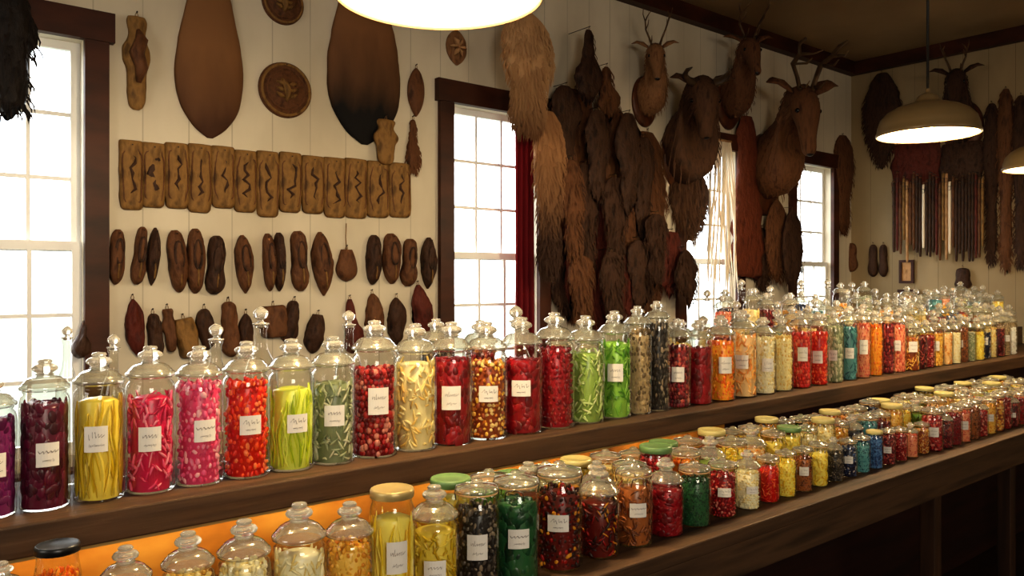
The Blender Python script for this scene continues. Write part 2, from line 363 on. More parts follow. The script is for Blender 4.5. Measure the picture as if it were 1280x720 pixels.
LIDW={'A':'domed lid','B':'clamp lid','G':'green lid','Y':'yellow lid','K':'black lid','M':'gold lid','D':'stopper'}
ROWS={}
def jar(X,Y,z,r,H,pal,kind,lid='A',lab=True,fill=.9,row='',rot=None):
    d=Vector((-X,-Y)).normalized(); rz=math.atan2(d.x,-d.y)+RND.uniform(-.1,.35)
    bottle=lid=='D'
    root=empty('glass_bottle' if bottle else 'candy_jar',(X,Y,z+.0005),rz,None,'bottle' if bottle else 'jar')
    lh={'A':1.32,'B':.58,'D':1.12}.get(lid,.18)*r
    hb=H-lh
    me={'A':ME_bodyA,'D':ME_bodyD}.get(lid,ME_bodyB)
    obj('body',me,M['glass'],root,(0,0,0),(r,r,hb))
    hf={'A':.92,'D':.55}.get(lid,.86)*hb*fill
    if fill>0: obj('contents',RND.choice(ME_con[kind]),PM[pal],root,(0,0,.012*hb+.001),(r*.985,r*.985,hf),(0,0,RND.random()*6))
    if lid=='A':
        l=obj('lid',ME_lidA,M['lidglass'],root,(0,0,hb),(r,r,r)); obj('knob',ME_knobA,M['knob'],l)
    elif lid=='B':
        l=obj('lid',ME_lidB,M['lidglass'],root,(0,0,hb),(r,r,r)); obj('rubber_ring',ME_ringB,M['rubber'],l); obj('wire_bail',ME_wire,M['wire'],l)
    elif lid=='D':
        obj('stopper',ME_stopD,M['knob'],root,(0,0,hb),(r,r,r))
    else:
        obj('lid',ME_lidC,{'G':M['greenlid'],'Y':M['yellowlid'],'K':M['blacklid'],'M':M['brass']}[lid],root,(0,0,hb),(r,r,r))
    if lab and not bottle:
        obj('paper_label',RND.choice(ME_lab),None,root,(0,0,RND.uniform(-.02,.06)*hb),(r,r,hb),(0,0,RND.uniform(-.1,.25)))
    ROWS.setdefault(row,[]).append((X,root,pal,lid,lab,fill))
    return root
def rowjars(items,Y,z,row,hs=1):
    Xs=[XatY(i[0],Y) for i in items]
    for k,it in enumerate(items):
        u,w,top,pal,kind,lid,lab=it[:7]; fill=it[7] if len(it)>7 else .97
        X=Xs[k]; Z=depth(X,Y); a=(u-640)/1000
        sp=min([abs(X-x) for j,x in enumerate(Xs) if j!=k]+[9])
        r=min(w*Z/2000/math.sqrt(1+a*a)*1.05,.497*sp,.062)
        H=CAMZ+(350-top)/1000*Z-z
        jar(X,Y,z,r,H,pal,kind,lid,lab,fill,row)
U1=[(-12,66,470,'violet','dense','A',1),(56,74,449,'plum','dense','A',1),(124,70,440,'olive','sticks','A',1),(188,68,432,'magenta','ribbons','A',1,.92),
(249,66,432,'pink','chunks','A',1,1),(308,62,426,'scarlet','chunks','A',1),(364,58,423,'lime','sticks','A',1,.9),(416,56,420,'sage','ribbons','A',1,.92),
(468,60,400,'crimson','balls','A',1,.88),(519,54,404,'cream','ribbons','A',0,1),(564,52,402,'maroon','dense','A',1,1),(608,52,402,'amber','chunks','A',1,.93),
(652,54,396,'maroon','dense','A',1,.92),(693,52,390,'maroon','chunks','A',0,.95),(732,46,394,'mint','ribbons','A',0,.95),(768,44,388,'green','ribbons','A',1,1),
(797,34,382,'taupe','chunks','A',0,1),(821,32,376,'charcoal','chunks','A',0,1),(846,34,398,'wine','balls','A',1,.93),(873,34,400,'maroon','dense','A',0,.93),
(901,36,394,'orange','chunks','A',1,.95),(929,34,388,'peach','ribbons','A',1,1),(954,32,396,'ivory','chunks','A',1,1),(977,29,396,'cream','chunks','A',0,1),
(1000,28,388,'red','balls','A',1,.93),(1022,27,390,'scarlet','chunks','A',1,.95),(1042,25,388,'sage','balls','A',1,1),(1060,24,386,'teal','ribbons','A',1,1),
(1077,23,386,'coral','chunks','A',1,1),(1093,22,388,'orange','chunks','A',0,1),(1108,21,388,'wine','balls','A',0,1),(1122,21,390,'coral','balls','A',1,1)]
rowjars(U1,1.80,SZ,'upper shelf front row')
palF=['amber','coral','crimson','peach','gold','white','wine','ivory','cream','sage','brown','navy','yellow','teal','taupe','cream']
x=XatY(1122,1.80)+.115; k=0
while x<5.45:
    jar(x,1.80+RND.uniform(-.008,.008),SZ,.046,RND.uniform(.23,.27),['amber','wine','crimson','gold','peach','ivory','brown','sage','yellow','navy','cream','wine','taupe','white'][k%14],RND.choice(['balls','chunks','ribbons','fine']),'A',k%3==0,RND.uniform(.85,1),'upper shelf front row')
    x+=.103; k+=1
U2=[(84,30,408,'olive','fine','D',0,0),(142,34,418,'brown','fine','D',0,.5),(270,40,404,'taupe','fine','D',0,0),(326,42,383,'amber','fine','D',0,.3),(436,34,388,'maroon','fine','D',0,.8),(545,40,398,'charcoal','chunks','A',0,1),(600,42,400,'wine','balls','A',0,1),(645,36,382,'gold','balls','D',0,1)]
rowjars(U2,1.965,SZ,'upper shelf second row')
x=XatY(645,1.965)+.17; k=0
while x<5.8:
    hh=RND.uniform(.28,.33)
    jar(x,1.945+RND.uniform(-.01,.01),SZ,.045,hh,palF[(k*5+3)%16],RND.choice(['balls','chunks','ribbons','fine']),'D' if k%4==2 else 'A',False,RND.uniform(.85,1),'upper shelf second row')
    x+=.128; k+=1
x=SX+.08;k=0
while x<6.2:
    jar(x,2.14+RND.uniform(-.01,.01),TZ,.042,RND.uniform(.21,.29),palF[(k*7+1)%16],RND.choice(['balls','chunks','ribbons','fine']),'D' if k%3==1 else 'A',k%4==0,RND.uniform(.85,1),'rear step front row')
    x+=.11; k+=1
x=SX+.15;k=0
while x<6.3:
    jar(x,2.28+RND.uniform(-.01,.01),TZ,.042,RND.uniform(.25,.34),palF[(k*3+8)%16],RND.choice(['balls','chunks','ribbons','fine']),'D' if k%2==0 else 'A',False,RND.uniform(.8,1),'rear step back row')
    x+=.135; k+=1
L1=[(2,60,702,'brown','fine','A',0),(72,60,680,'orange','fine','K',0),(157,66,682,'gold','chunks','A',0),(235,66,664,'cream','chunks','A',0),(305,66,649,'ivory','chunks','A',0),
(374,66,628,'ivory','ribbons','A',0),(437,64,627,'gold','chunks','A',0),(490,60,610,'yellow','sticks','M',1),(543,60,606,'olive','ribbons','A',1),(596,54,598,'charcoal','chunks','B',1),
(645,56,588,'forest','dense','B',1),(699,56,576,'motley','chunks','B',1),(748,50,582,'motley','ribbons','A',0),(792,46,578,'brown','ribbons','B',1),(832,44,572,'maroon','dense','A',0),
(868,40,576,'forest','fine','B',0),(903,36,572,'crimson','chunks','B',1),(934,33,562,'ivory','chunks','A',1),(960,29,566,'scarlet','ribbons','B',0),(982,27,560,'yellow','chunks','B',0),
(1003,26,556,'brown','chunks','B',1),(1023,25,550,'yellow','ribbons','B',0),(1042,24,546,'charcoal','chunks','A',0),(1060,23,546,'navy','chunks','B',1),(1077,22,542,'teal','chunks','B',0),
(1093,22,538,'blue','balls','Y',0),(1109,21,534,'wine','balls','B',1),(1124,21,532,'crimson','chunks','B',0),(1138,20,528,'coral','chunks','A',0),(1152,20,526,'amber','chunks','B',0)]
rowjars(L1,1.335,LZ,'lower shelf front row')
x=XatY(1152,1.335)+.09; k=0
while x<4.2:
    jar(x,1.335,LZ,.040,RND.uniform(.15,.175),['crimson','wine','maroon','coral','brown','crimson','gold','amber'][k%8],RND.choice(['balls','chunks']),['B','A','B','B'][k%4],k%3==0,1,'lower shelf front row')
    x+=.088;k+=1
L2=['yellow','green','amber','peach','gold','cream','crimson','orange','mint','yellow','peach','olive','yellow','ivory','cream','gold','navy','teal','wine','gold']
x=1.02;k=0
while x<4.5:
    s_=1 if x<2.2 else .86
    jar(x,1.45+RND.uniform(-.008,.008),LZ,.048*s_,RND.uniform(.175,.195)*(1 if s_==1 else .92) if x>1.3 else .215,L2[k%20],RND.choice(['balls','chunks','ribbons']),['G','B','A','B','A','B'][k%6] if x<2.4 else ['B','A','B','B','Y'][k%5],False,1,'lower shelf middle row')
    x+=.116*s_;k+=1
x=1.3;k=0
while x<4.7:
    s_=1 if x<2.2 else .88
    jar(x,1.575+RND.uniform(-.008,.008),LZ,.047*s_,RND.uniform(.156,.175),L2[(k*3+5)%20],RND.choice(['balls','chunks','ribbons']),['G','B','Y','B','B'][k%5] if x<2.3 else ['B','B','Y','B'][k%4],False,1,'lower shelf back row')
    x+=.118*s_;k+=1
ORD1=['','first','second','third','fourth','fifth','sixth','seventh','eighth','ninth','tenth','eleventh','twelfth','thirteenth','fourteenth','fifteenth','sixteenth','seventeenth','eighteenth','nineteenth']
TEN={2:'twenty',3:'thirty',4:'forty',5:'fifty'}
def ordn(n):
    if n<20: return ORD1[n]
    t,o=divmod(n,10)
    return TEN[t]+'-'+ORD1[o] if o else TEN[t][:-1]+'ieth'
for row,L in ROWS.items():
    L.sort(key=lambda e:e[0]); seen={}
    for i,(X,o,pal,lid,lab,fill) in enumerate(L):
        a=L[i-1][2] if i else None; b=L[i+1][2] if i+1<len(L) else None
        kind='bottle' if lid=='D' else 'jar'
        what='%s %s with %s'%(pal,kind,LIDW[lid])
        if fill==0: what='empty clear bottle'; 
        if a and b: t='%s, %s, between %s and %s'%(what,row,a,b)
        elif b: t='%s, leftmost of the %s'%(what,row)
        else: t='%s, far right end of %s'%(what,row)
        if fill==0: t+=' ones'
        seen.setdefault(t,[]).append(i); o['label']=t; o['group']='glass jars and bottles on the '+row
    for t,ix in seen.items():
        if len(ix)>1:
            for i in ix: L[i][1]['label']='%s %s with %s, %s, %s from left'%(L[i][2],'bottle' if L[i][3]=='D' else 'jar',LIDW[L[i][3]],row,ordn(i+1))
# ------------------------------------------------------------ pendants
prof_o=[(.229,.003),(.232,-.004),(.238,0),(.239,.010),(.234,.018),(.230,.045),(.218,.080),(.188,.112),(.145,.136),(.10,.150),(.07,.158),(.056,.170),(.046,.188),(.03,.20),(.012,.206),(.012,.225)]
prof_i=[(.229,.003),(.224,.04),(.212,.075),(.182,.106),(.140,.129),(.08,.142),(0,.147)]
def pendant(X,Y,zr,label,s_=1,e=52):
    root=empty('pendant_lamp',(X,Y,zr),0,label,'lamp','enamel pendant lamps over the counter')
    mb=MB(); mb.lathe(prof_o,56); s=obj('shade',mb.mesh('shade'),M['enamel'],root,scale=(s_,s_,s_*1.02))
    mb=MB(); mb.lathe(prof_i,56); obj('inner_reflector',mb.mesh('inner_reflector'),M['enamelw'],s)
    mb=MB(); mb.lathe([(0,.0),(.02,.004),(.034,.025),(.036,.045),(.026,.075),(.015,.1),(.015,.14)],20); obj('bulb',mb.mesh('bulb'),M['bulb'],root,(0,0,.02),(s_,s_,s_))
    mb=MB(); mb.tube([(0,0,.21*s_),(0,0,CEIL-zr-.02)],.006,8); obj('hanging_rod',mb.mesh('rod'),M['cord'],root)
    mb=MB(); mb.lathe([(0,-.04),(.02,-.04),(.05,-.015),(.055,0),(0,0)],20); obj('ceiling_rose',mb.mesh('rose'),M['iron'],root,(0,0,CEIL-zr-.001))
    li=bpy.data.lights.new('pendant_light','POINT'); li.energy=e; li.color=(1,.78,.49); li.shadow_soft_size=.045
    lo=bpy.data.objects.new('pendant_light',li); C.objects.link(lo); lo.location=(X,Y,zr-.03)
pendant(1.02,1.49,2.188,'large enamel pendant lamp glowing at the top centre, nearest the camera',1,60)
pendant(3.52,1.49,2.165,'dark enamel pendant lamp hanging from a rod, middle of three lamps',.85,58)
pendant(4.96,1.49,2.15,'pendant lamp cut off at the right edge, farthest of the three',.85,30)
# ------------------------------------------------------------ wall hung things
def flat(prof,ns=14,nz=26,amp=.05,seed=0,rag=0,blades=0,bl=.05,bw=.004):
    mb=MB(); v=[];f=[]; sd=seed*3.7
    for i in range(nz):
        z,hw,d,xo=catmull(prof,i/(nz-1)); hw=max(hw,.002); d=max(d,.002)
        for k in range(ns):
            a=2*math.pi*k/ns; c=math.cos(a); s_=math.sin(a)
            nn=noise.noise(Vector((c*1.7+sd,z*9,s_*1.3)))*amp*2+noise.noise(Vector((c*5+sd,z*30,s_*3)))*amp*.8
            x=xo+hw*c*(1+nn); y=-d*(s_**.8)*(1+nn*1.5) if s_>0 else 0
            zz=z
            if rag and i>nz*.7: zz=z+rag*noise.noise(Vector((c*7+sd,s_*4,3)))*(i-nz*.7)/(nz*.3)
            v.append((x,y-.001,zz))
    for i in range(nz-1):
        for k in range(ns):
            k2=(k+1)%ns; f.append((i*ns+k,(i+1)*ns+k,(i+1)*ns+k2,i*ns+k2))
    f.append(tuple(range(ns))); f.append(tuple((nz-1)*ns+k for k in range(ns-1,-1,-1)))
    mb.add(v,f)
    r=random.Random(seed+99)
    for _ in range(blades):
        t=r.random()**.9*.97; z,hw,d,xo=catmull(prof,t); a=r.uniform(-.15,math.pi+.15); c=math.cos(a); s_=max(0,math.sin(a))
        p=Vector((xo+hw*c*1.0,-d*s_**.8,z)); out=Vector((c*.5,-s_-.2,0)).normalized()
        L=bl*r.uniform(.6,1.4); e=p+Vector((c*.3*L+r.uniform(-.2,.2)*L,-.22*L*(s_+.2),-L)); w=Vector((bw*r.uniform(.7,1.3),0,0))
        m_=(p+e)/2+out*L*.14
        mb.add([p-w,p+w,m_+w*.8,m_-w*.8,e],[(0,1,2,3),(3,2,4)])
    return mb
SH={
'leaf':[(0,.12,.4),(-.1,.55,.8),(-.3,.95,1),(-.6,1,1),(-.85,.6,.8),(-1,.08,.2)],
'oval':[(0,.3,.4),(-.08,.7,.8),(-.28,.98,1),(-.6,1,1),(-.86,.72,.8),(-.96,.4,.5),(-1,.12,.2)],
'drop':[(0,.5,.5),(-.15,.66,.8),(-.4,.9,1),(-.62,1,1),(-.8,.86,.9),(-.93,.5,.6),(-1,.08,.2)],
'pear':[(0,.2,.4),(-.12,.42,.6),(-.35,.5,.8),(-.6,.95,1),(-.8,1,1),(-.94,.6,.7),(-1,.1,.2)],
'pelt':[(0,.12,.4),(-.05,.32,.7),(-.1,.34,.8),(-.15,.24,.7),(-.2,.8,.9),(-.27,.6,1),(-.5,.72,1),(-.72,.62,1),(-.8,.95,.8),(-.86,.5,.7),(-.93,.16,.4),(-1,.05,.2)],
'long':[(0,.3,.5),(-.08,.75,.8),(-.25,1,1),(-.45,.9,1),(-.62,.62,.9),(-.8,.66,.8),(-.93,.5,.6),(-1,.1,.3)],
'flare':[(0,.3,.6),(-.1,.55,.9),(-.35,.55,1),(-.6,.75,1),(-.85,.95,.9),(-.97,1,.6),(-1,.6,.3)],
'cape':[(0,.25,.5),(-.1,.6,.9),(-.3,.95,1),(-.5,1,1),(-.7,.8,.9),(-.86,.45,.7),(-1,.12,.3)],
'shoe':[(0,.3,.6),(-.08,.7,.9),(-.3,.85,1),(-.5,.8,1),(-.75,1,1),(-.92,.75,.8),(-1,.25,.4)],
'mitt':[(0,.62,.6),(-.06,.74,.9),(-.2,.62,1),(-.34,.98,1),(-.46,1,1),(-.6,.72,1),(-.85,.66,.9),(-.96,.5,.7),(-1,.2,.4)],
'panel':[(0,.86,.6),(-.05,.97,1),(-.3,1,1),(-.7,1,1),(-.92,.95,1),(-.98,.8,.8),(-1,.6,.5)]}
cntW=[0]
def addpart(root,name,mb,mat,**k): return obj(name,mb.mesh(name),mat,root,**k)
def wallthing(name,label,cat,u,vt,vb,w,shape,mat,d=.05,plane='B',off=0,amp=.05,rag=0,blades=0,bl=.05,group=None,tilt=0,cord=True,xsh=0):
    cntW[0]+=1; seed=cntW[0]
    if plane=='B':
        Y=WY-off; X,zt=PB(u,vt,Y); _,zb=PB(u,vb,Y); hw=abs(XatY(u+w/2,Y)-XatY(u-w/2,Y))/2; loc=(X,Y-.004,zt); rz=0
    else:
        Xp=WX-off; y,zt=PF(u,vt,Xp); _,zb=PF(u,vb,Xp); y1,_=PF(u-w/2,vt,Xp); y2,_=PF(u+w/2,vt,Xp); hw=abs(y1-y2)/2; loc=(Xp-.004,y,zt); rz=-math.pi/2
    h=zt-zb
    root=empty(name,loc,rz,label,cat,group); root.rotation_euler=(0,tilt,rz)
    prof=[(z*h,a*hw,b*d,xsh*hw*math.sin(-z*3)) for z,a,b in SH[shape]]
    obj('pelt' if 'pelt' in name or 'hide' in name else 'body',flat(prof,18,34,amp,seed,rag,blades,bl).mesh(name),mat,root)
    if cord:
        mb=MB(); mb.tube([(0,-.004,-.02),(-.006,-.006,.008),(0,-.008,.02),(.006,-.006,.008),(0,-.004,-.02)],.0015,5); obj('cord',mb.mesh('cord'),M['cordtan'],root)
        mb=MB(); mb.tube([(0,off+.003,.018),(0,-.012,.02),(0,-.014,.02)],[.002,.002,.004],6); obj('nail',mb.mesh('nail'),M['iron'],root)
    return root,h,hw
wallthing('dark_hide','smooth black hide hanging over the top of the leftmost window','hide',12,-30,140,66,'mitt',M['lea_black'],.08,off=.10,amp=.12,rag=.10,blades=120,bl=.05)
r,h,hw=wallthing('carved_board','tall narrow carved wooden board right of the leftmost window','carving',170,22,138,34,'mitt',M['lea_ochre'],.03,amp=.06)
mb=MB(); mb.tube([(0,-.03,-.06),(0.01,-.045,-.10),(-.01,-.045,-.16),(.01,-.045,-.22),(0,-.035,-.28)],[.008,.025,.03,.026,.01],8); addpart(r,'relief',mb,M['lea_brown'])
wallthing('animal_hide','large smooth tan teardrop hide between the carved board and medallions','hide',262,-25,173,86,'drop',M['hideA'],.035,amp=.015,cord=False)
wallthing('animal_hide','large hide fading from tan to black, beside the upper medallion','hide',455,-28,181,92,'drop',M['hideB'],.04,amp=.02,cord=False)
def medallion(u,v,w,label):
    X,z=PB(u,v); hw=(XatY(u+w/2,WY)-XatY(u-w/2,WY))/2
    hw=max(hw,.1); root=empty('carved_medallion',(X,WY-.001,z),0,label,'medallion')
    mb=MB(); mb.lathe([(0,.02),(hw*.72,.02),(hw*.76,.012),(hw*.84,.012),(hw*.88,.018),(hw*.98,.014),(hw,0),(0,0)],40); addpart(root,'disc',mb,M['lea_brown'],rot=(math.pi/2,0,0))
    mb=MB(); n=40; mb.tube([(hw*.9*math.cos(6.2832*k/n),-.016,hw*.9*math.sin(6.2832*k/n)) for k in range(n+1)],hw*.05,8); addpart(root,'rim',mb,M['lea_ochre'])
    mb=MB(); n=40; mb.tube([(hw*.72*math.cos(6.2832*k/n),-.018,hw*.72*math.sin(6.2832*k/n)) for k in range(n+1)],hw*.035,8); addpart(root,'inner_ring',mb,M['lea_brown'])
    mb=MB(); h_=hw*.62
    for s in(-1,1):
        for k in range(3):
            mb.tube([(s*h_*.05,-.02,-h_*.5+h_*.38*k),(s*h_*.35,-.027,-h_*.38+h_*.36*k),(s*h_*.62,-.021,-h_*.2+h_*.3*k)],[.003,.010,.004],8)
    mb.tube([(-h_*.3,-.02,h_*.6),(-h_*.1,-.028,h_*.3),(0,-.03,0),(h_*.05,-.028,-h_*.3),(0,-.02,-h_*.7)],[.006,.013,.017,.013,.005],10)
    addpart(root,'relief',mb,M['lea_ochre'])
    mb=MB(); mb.tube([(0,.004,hw*.9),(0,-.025,hw*.9)],.003,6); addpart(root,'nail',mb,M['iron'])
medallion(353,4,52,'small round carved medallion at the very top between two large hides')
medallion(356,113,66,'big round carved wooden medallion between the two large hides')
us=[163,191,220,249,278,306,334,362,390,417,444,471,498]
for i,u in enumerate(us):
    t=(u-150)/365; vt=174+31*t+RND.uniform(-2,2); vb=257+21*t+RND.uniform(-5,5)
    r,h,hw=wallthing('leather_tile','dark golden carved leather tile, %s from the left of thirteen in a strip'%ordn(i+1),'tile',u,vt,vb,31.5-3.2*t,'panel',M['lea_ochre'],.026,off=0,amp=.05,group='golden carved tiles side by side',cord=False,tilt=RND.uniform(-.015,.015))
    rr=random.Random(i*5+1)
    mb=MB(); ctrl=[(hw*rr.uniform(-.35,.35),-.022,-h*(.18+.075*k)) for k in range(9)]
    mb.tube(ctrl,[.003]+[rr.uniform(.006,.018) for _ in range(7)]+[.003],8,.5); addpart(r,'carved_figure',mb,M['lea_dark'])
    mb=MB(); n=24; pts=[]
    for k in range(n+1):
        a=6.2832*k/n; ca,sa=math.cos(a),math.sin(a); q=1+.06*math.sin(a*5+i); pts.append((hw*.76*q*math.copysign(abs(ca)**.5,ca),-.021,-h*.5+h*.40*q*math.copysign(abs(sa)**.5,sa)))
    mb.tube(pts,.003,6); addpart(r,'border',mb,M['lea_brown'])
    mb=MB(); mb.tube([(0,.006,-.02),(0,-.030,-.02)],.003,6); addpart(r,'nail',mb,M['iron'])
wallthing('leather_glove','tan leather glove above the right end of the carved tile strip','glove',481,150,206,30,'mitt',M['lea_ochre'],.03,amp=.1,off=.03)
wallthing('leather_sheath','narrow leather knife sheath hanging left of the second window','sheath',519,86,146,20,'leaf',M['lea_brown'],.03)
wallthing('horse_hair_brush','slim brown brush hanging below the knife sheath','brush',515,150,214,15,'pear',M['fur_brown'],.025,blades=200,bl=.03)
r,h,hw=wallthing('wall_flower','small pale carved flower ornament left of the second window','ornament',570,38,82,26,'leaf',M['lea_fawn'],.012)
mb=MB()
for k in range(6): 
    a=k*1.047; mb.tube([(0,-.02,-h/2),(.03*math.cos(a),-.028,-h/2+.03*math.sin(a)),(.055*math.cos(a),-.018,-h/2+.055*math.sin(a))],[.006,.018,.004],8,.5)
addpart(r,'petals',mb,M['lea_tan'])
moc=[(147,287,356,20),(177,284,356,17),(193,285,357,16),(217,288,366,24),(243,286,367,22),(270,295,368,24),(301,294,367,21),(333,292,364,15),(347,291,364,14),(370,289,364,22),(398,290,370,23),(466,294,356,17),(487,292,355,21),(511,299,358,19),(534,297,361,17)]
for i,(u,a,b,w) in enumerate(moc):
    r,h,hw=wallthing('moccasin','dark brown leather moccasin hung sole out, %s from the left in its row'%ordn(i+1),'shoe',u,a,b,w,['oval','shoe','leaf','oval'][i%4],M['lea_'+['brown','dark','brown'][(i*2)%3]],.05,amp=.10,group='moccasins in a row below the carved tiles',tilt=RND.uniform(-.1,.1),cord=False)
    mb=MB(); n=16; mb.tube([(hw*.42*math.cos(6.2832*k/n),-.048,-h*.4+h*.22*math.sin(6.2832*k/n)) for k in range(n+1)],.006,6); addpart(r,'opening',mb,M['lea_dark'])
    mb=MB(); mb.tube([(0,-.050,-h*.62),(0,-.054,-h*.72),(0,-.046,-h*.88)],.004,6); addpart(r,'stitching',mb,M['lea_ochre'])
    mb=MB(); mb.tube([(0,.006,-.02),(0,-.05,-.015)],.0025,6); addpart(r,'nail',mb,M['iron'])
r,h,hw=wallthing('leather_pouch','small leather pouch on a long string between moccasins','pouch',432,312,352,26,'drop',M['lea_brown'],.04)
mb=MB(); mb.tube([(0,-.006,.0),(-.004,-.005,.06),(0,-.004,.13)],.0025,5); addpart(r,'string',mb,M['cordtan'])
low=[(165,374,440,22,'redbrown','leaf'),(190,392,444,20,'dark','shoe'),(208,386,434,18,'brown','mitt'),(228,398,442,24,'ochre','panel'),(254,386,432,20,'dark','oval'),(284,377,440,24,'brown','shoe'),(306,392,446,18,'dark','leaf'),(340,382,416,28,'brown','panel'),(366,376,422,18,'dark','shoe'),(396,393,436,24,'dark','drop'),(436,374,436,22,'redbrown','pear'),(464,367,430,20,'brown','leaf'),(494,372,426,20,'dark','leaf'),(521,356,424,22,'redbrown','leaf'),(106,400,442,20,'dark','pear')]
low.sort()
for i,(u,a,b,w,fc,sh) in enumerate(low):
    wallthing('leather_pouch','%s leather pouch, %s from the left in the lowest wall row'%({'redbrown':'reddish brown'}.get(fc,fc),ordn(i+1)),'pouch',u,a,b+6,w,sh,M['lea_'+fc],.045,amp=.18,group='leather pieces in the lowest wall row',tilt=RND.uniform(-.2,.2))
xa,zt=PB(644,140,WY-.08); xb,_=PB(670,150,WY-.08); zb=.9
mb=MB(); nx=40; nz=24; v=[];f=[]
for j in range(nz):
    t=j/(nz-1); z=zt+(zb-zt)*t
    for i in range(nx):
        s=i/(nx-1); wd=(.84+.16*t); x=(s-.5)*(xb-xa)*wd; v.append((x,-.02*math.sin(s*22+t*1.5)*(.6+.5*t)-.02,z-zt))
for j in range(nz-1):
    for i in range(nx-1): f.append((j*nx+i,j*nx+i+1,(j+1)*nx+i+1,(j+1)*nx+i))
mb.add(v,f); root=empty('red_drape',((xa+xb)/2,WY-.045,zt),0,'deep red cloth drape at the right side of the second window','drape')
o=addpart(root,'cloth',mb,M['red']); md=o.modifiers.new('thick','SOLIDIFY'); md.thickness=.003
mb=MB(); mb.tube([(-.1,-.02,.01),(.1,-.02,.01)],.008,8); addpart(root,'rod',mb,M['iron'])
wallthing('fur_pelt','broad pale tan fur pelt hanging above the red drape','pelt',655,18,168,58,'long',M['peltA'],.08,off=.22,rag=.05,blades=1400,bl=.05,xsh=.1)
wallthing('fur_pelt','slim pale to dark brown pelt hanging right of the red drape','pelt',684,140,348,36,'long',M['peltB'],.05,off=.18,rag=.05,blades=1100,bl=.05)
for i,(u,a,b,w,fc,l) in enumerate([(718,112,395,50,'brown','left'),(764,135,405,50,'dark','middle'),(808,165,385,46,'brown','right')]):
    wallthing('backing_pelt','broad %s fur pelt flat on the wall behind the hide cluster, %s of three'%(fc,l),'pelt',u,a,b,w,'oval',M['fur_'+fc],.02,off=0,amp=.10,rag=.12,blades=1300,bl=.06,group='broad pelts behind the hide cluster')
cl=[(735,38,126,26,'dark','pear'),(757,84,142,24,'brown','pear'),(706,108,215,32,'dark','long'),(727,118,220,28,'brown','long'),(747,138,250,26,'dark','long'),(766,132,238,30,'brown','long'),(785,142,262,28,'dark','long'),(804,172,292,26,'dark','long'),
(712,200,325,26,'brown','long'),(731,205,345,26,'dark','long'),(750,235,345,22,'redbrown','long'),(768,222,335,26,'dark','long'),(786,240,350,26,'brown','long'),
(704,300,388,28,'dark','pear'),(724,320,398,26,'brown','long'),(743,320,412,22,'redbrown','long'),(763,315,402,26,'dark','long'),(783,320,392,22,'redbrown','long'),(803,285,372,26,'dark','long'),(820,268,350,24,'dark','long'),(838,290,362,30,'redbrown','drop'),(856,312,380,22,'dark','leaf'),
(718,250,370,20,'redbrown','long'),(776,180,290,22,'brown','long'),(796,300,385,22,'dark','long')]
cl.sort()
for i,(u,a,b,w,fc,sh) in enumerate(cl):
    wallthing('dried_hide','%s dried hide, %s from the left in the dense cluster by the drape'%({'redbrown':'reddish brown'}.get(fc,fc),ordn(i+1)),'hide',u,a,b,w*1.1,sh,M['fur_'+fc] if i%2==0 else M['lea_'+fc],.024,off=.035+(i*2%5)*.034,amp=.20,rag=.16,blades=260 if i%2==0 else 60,bl=.05,group='dried hides clustered right of the red drape',tilt=RND.uniform(-.08,.08))
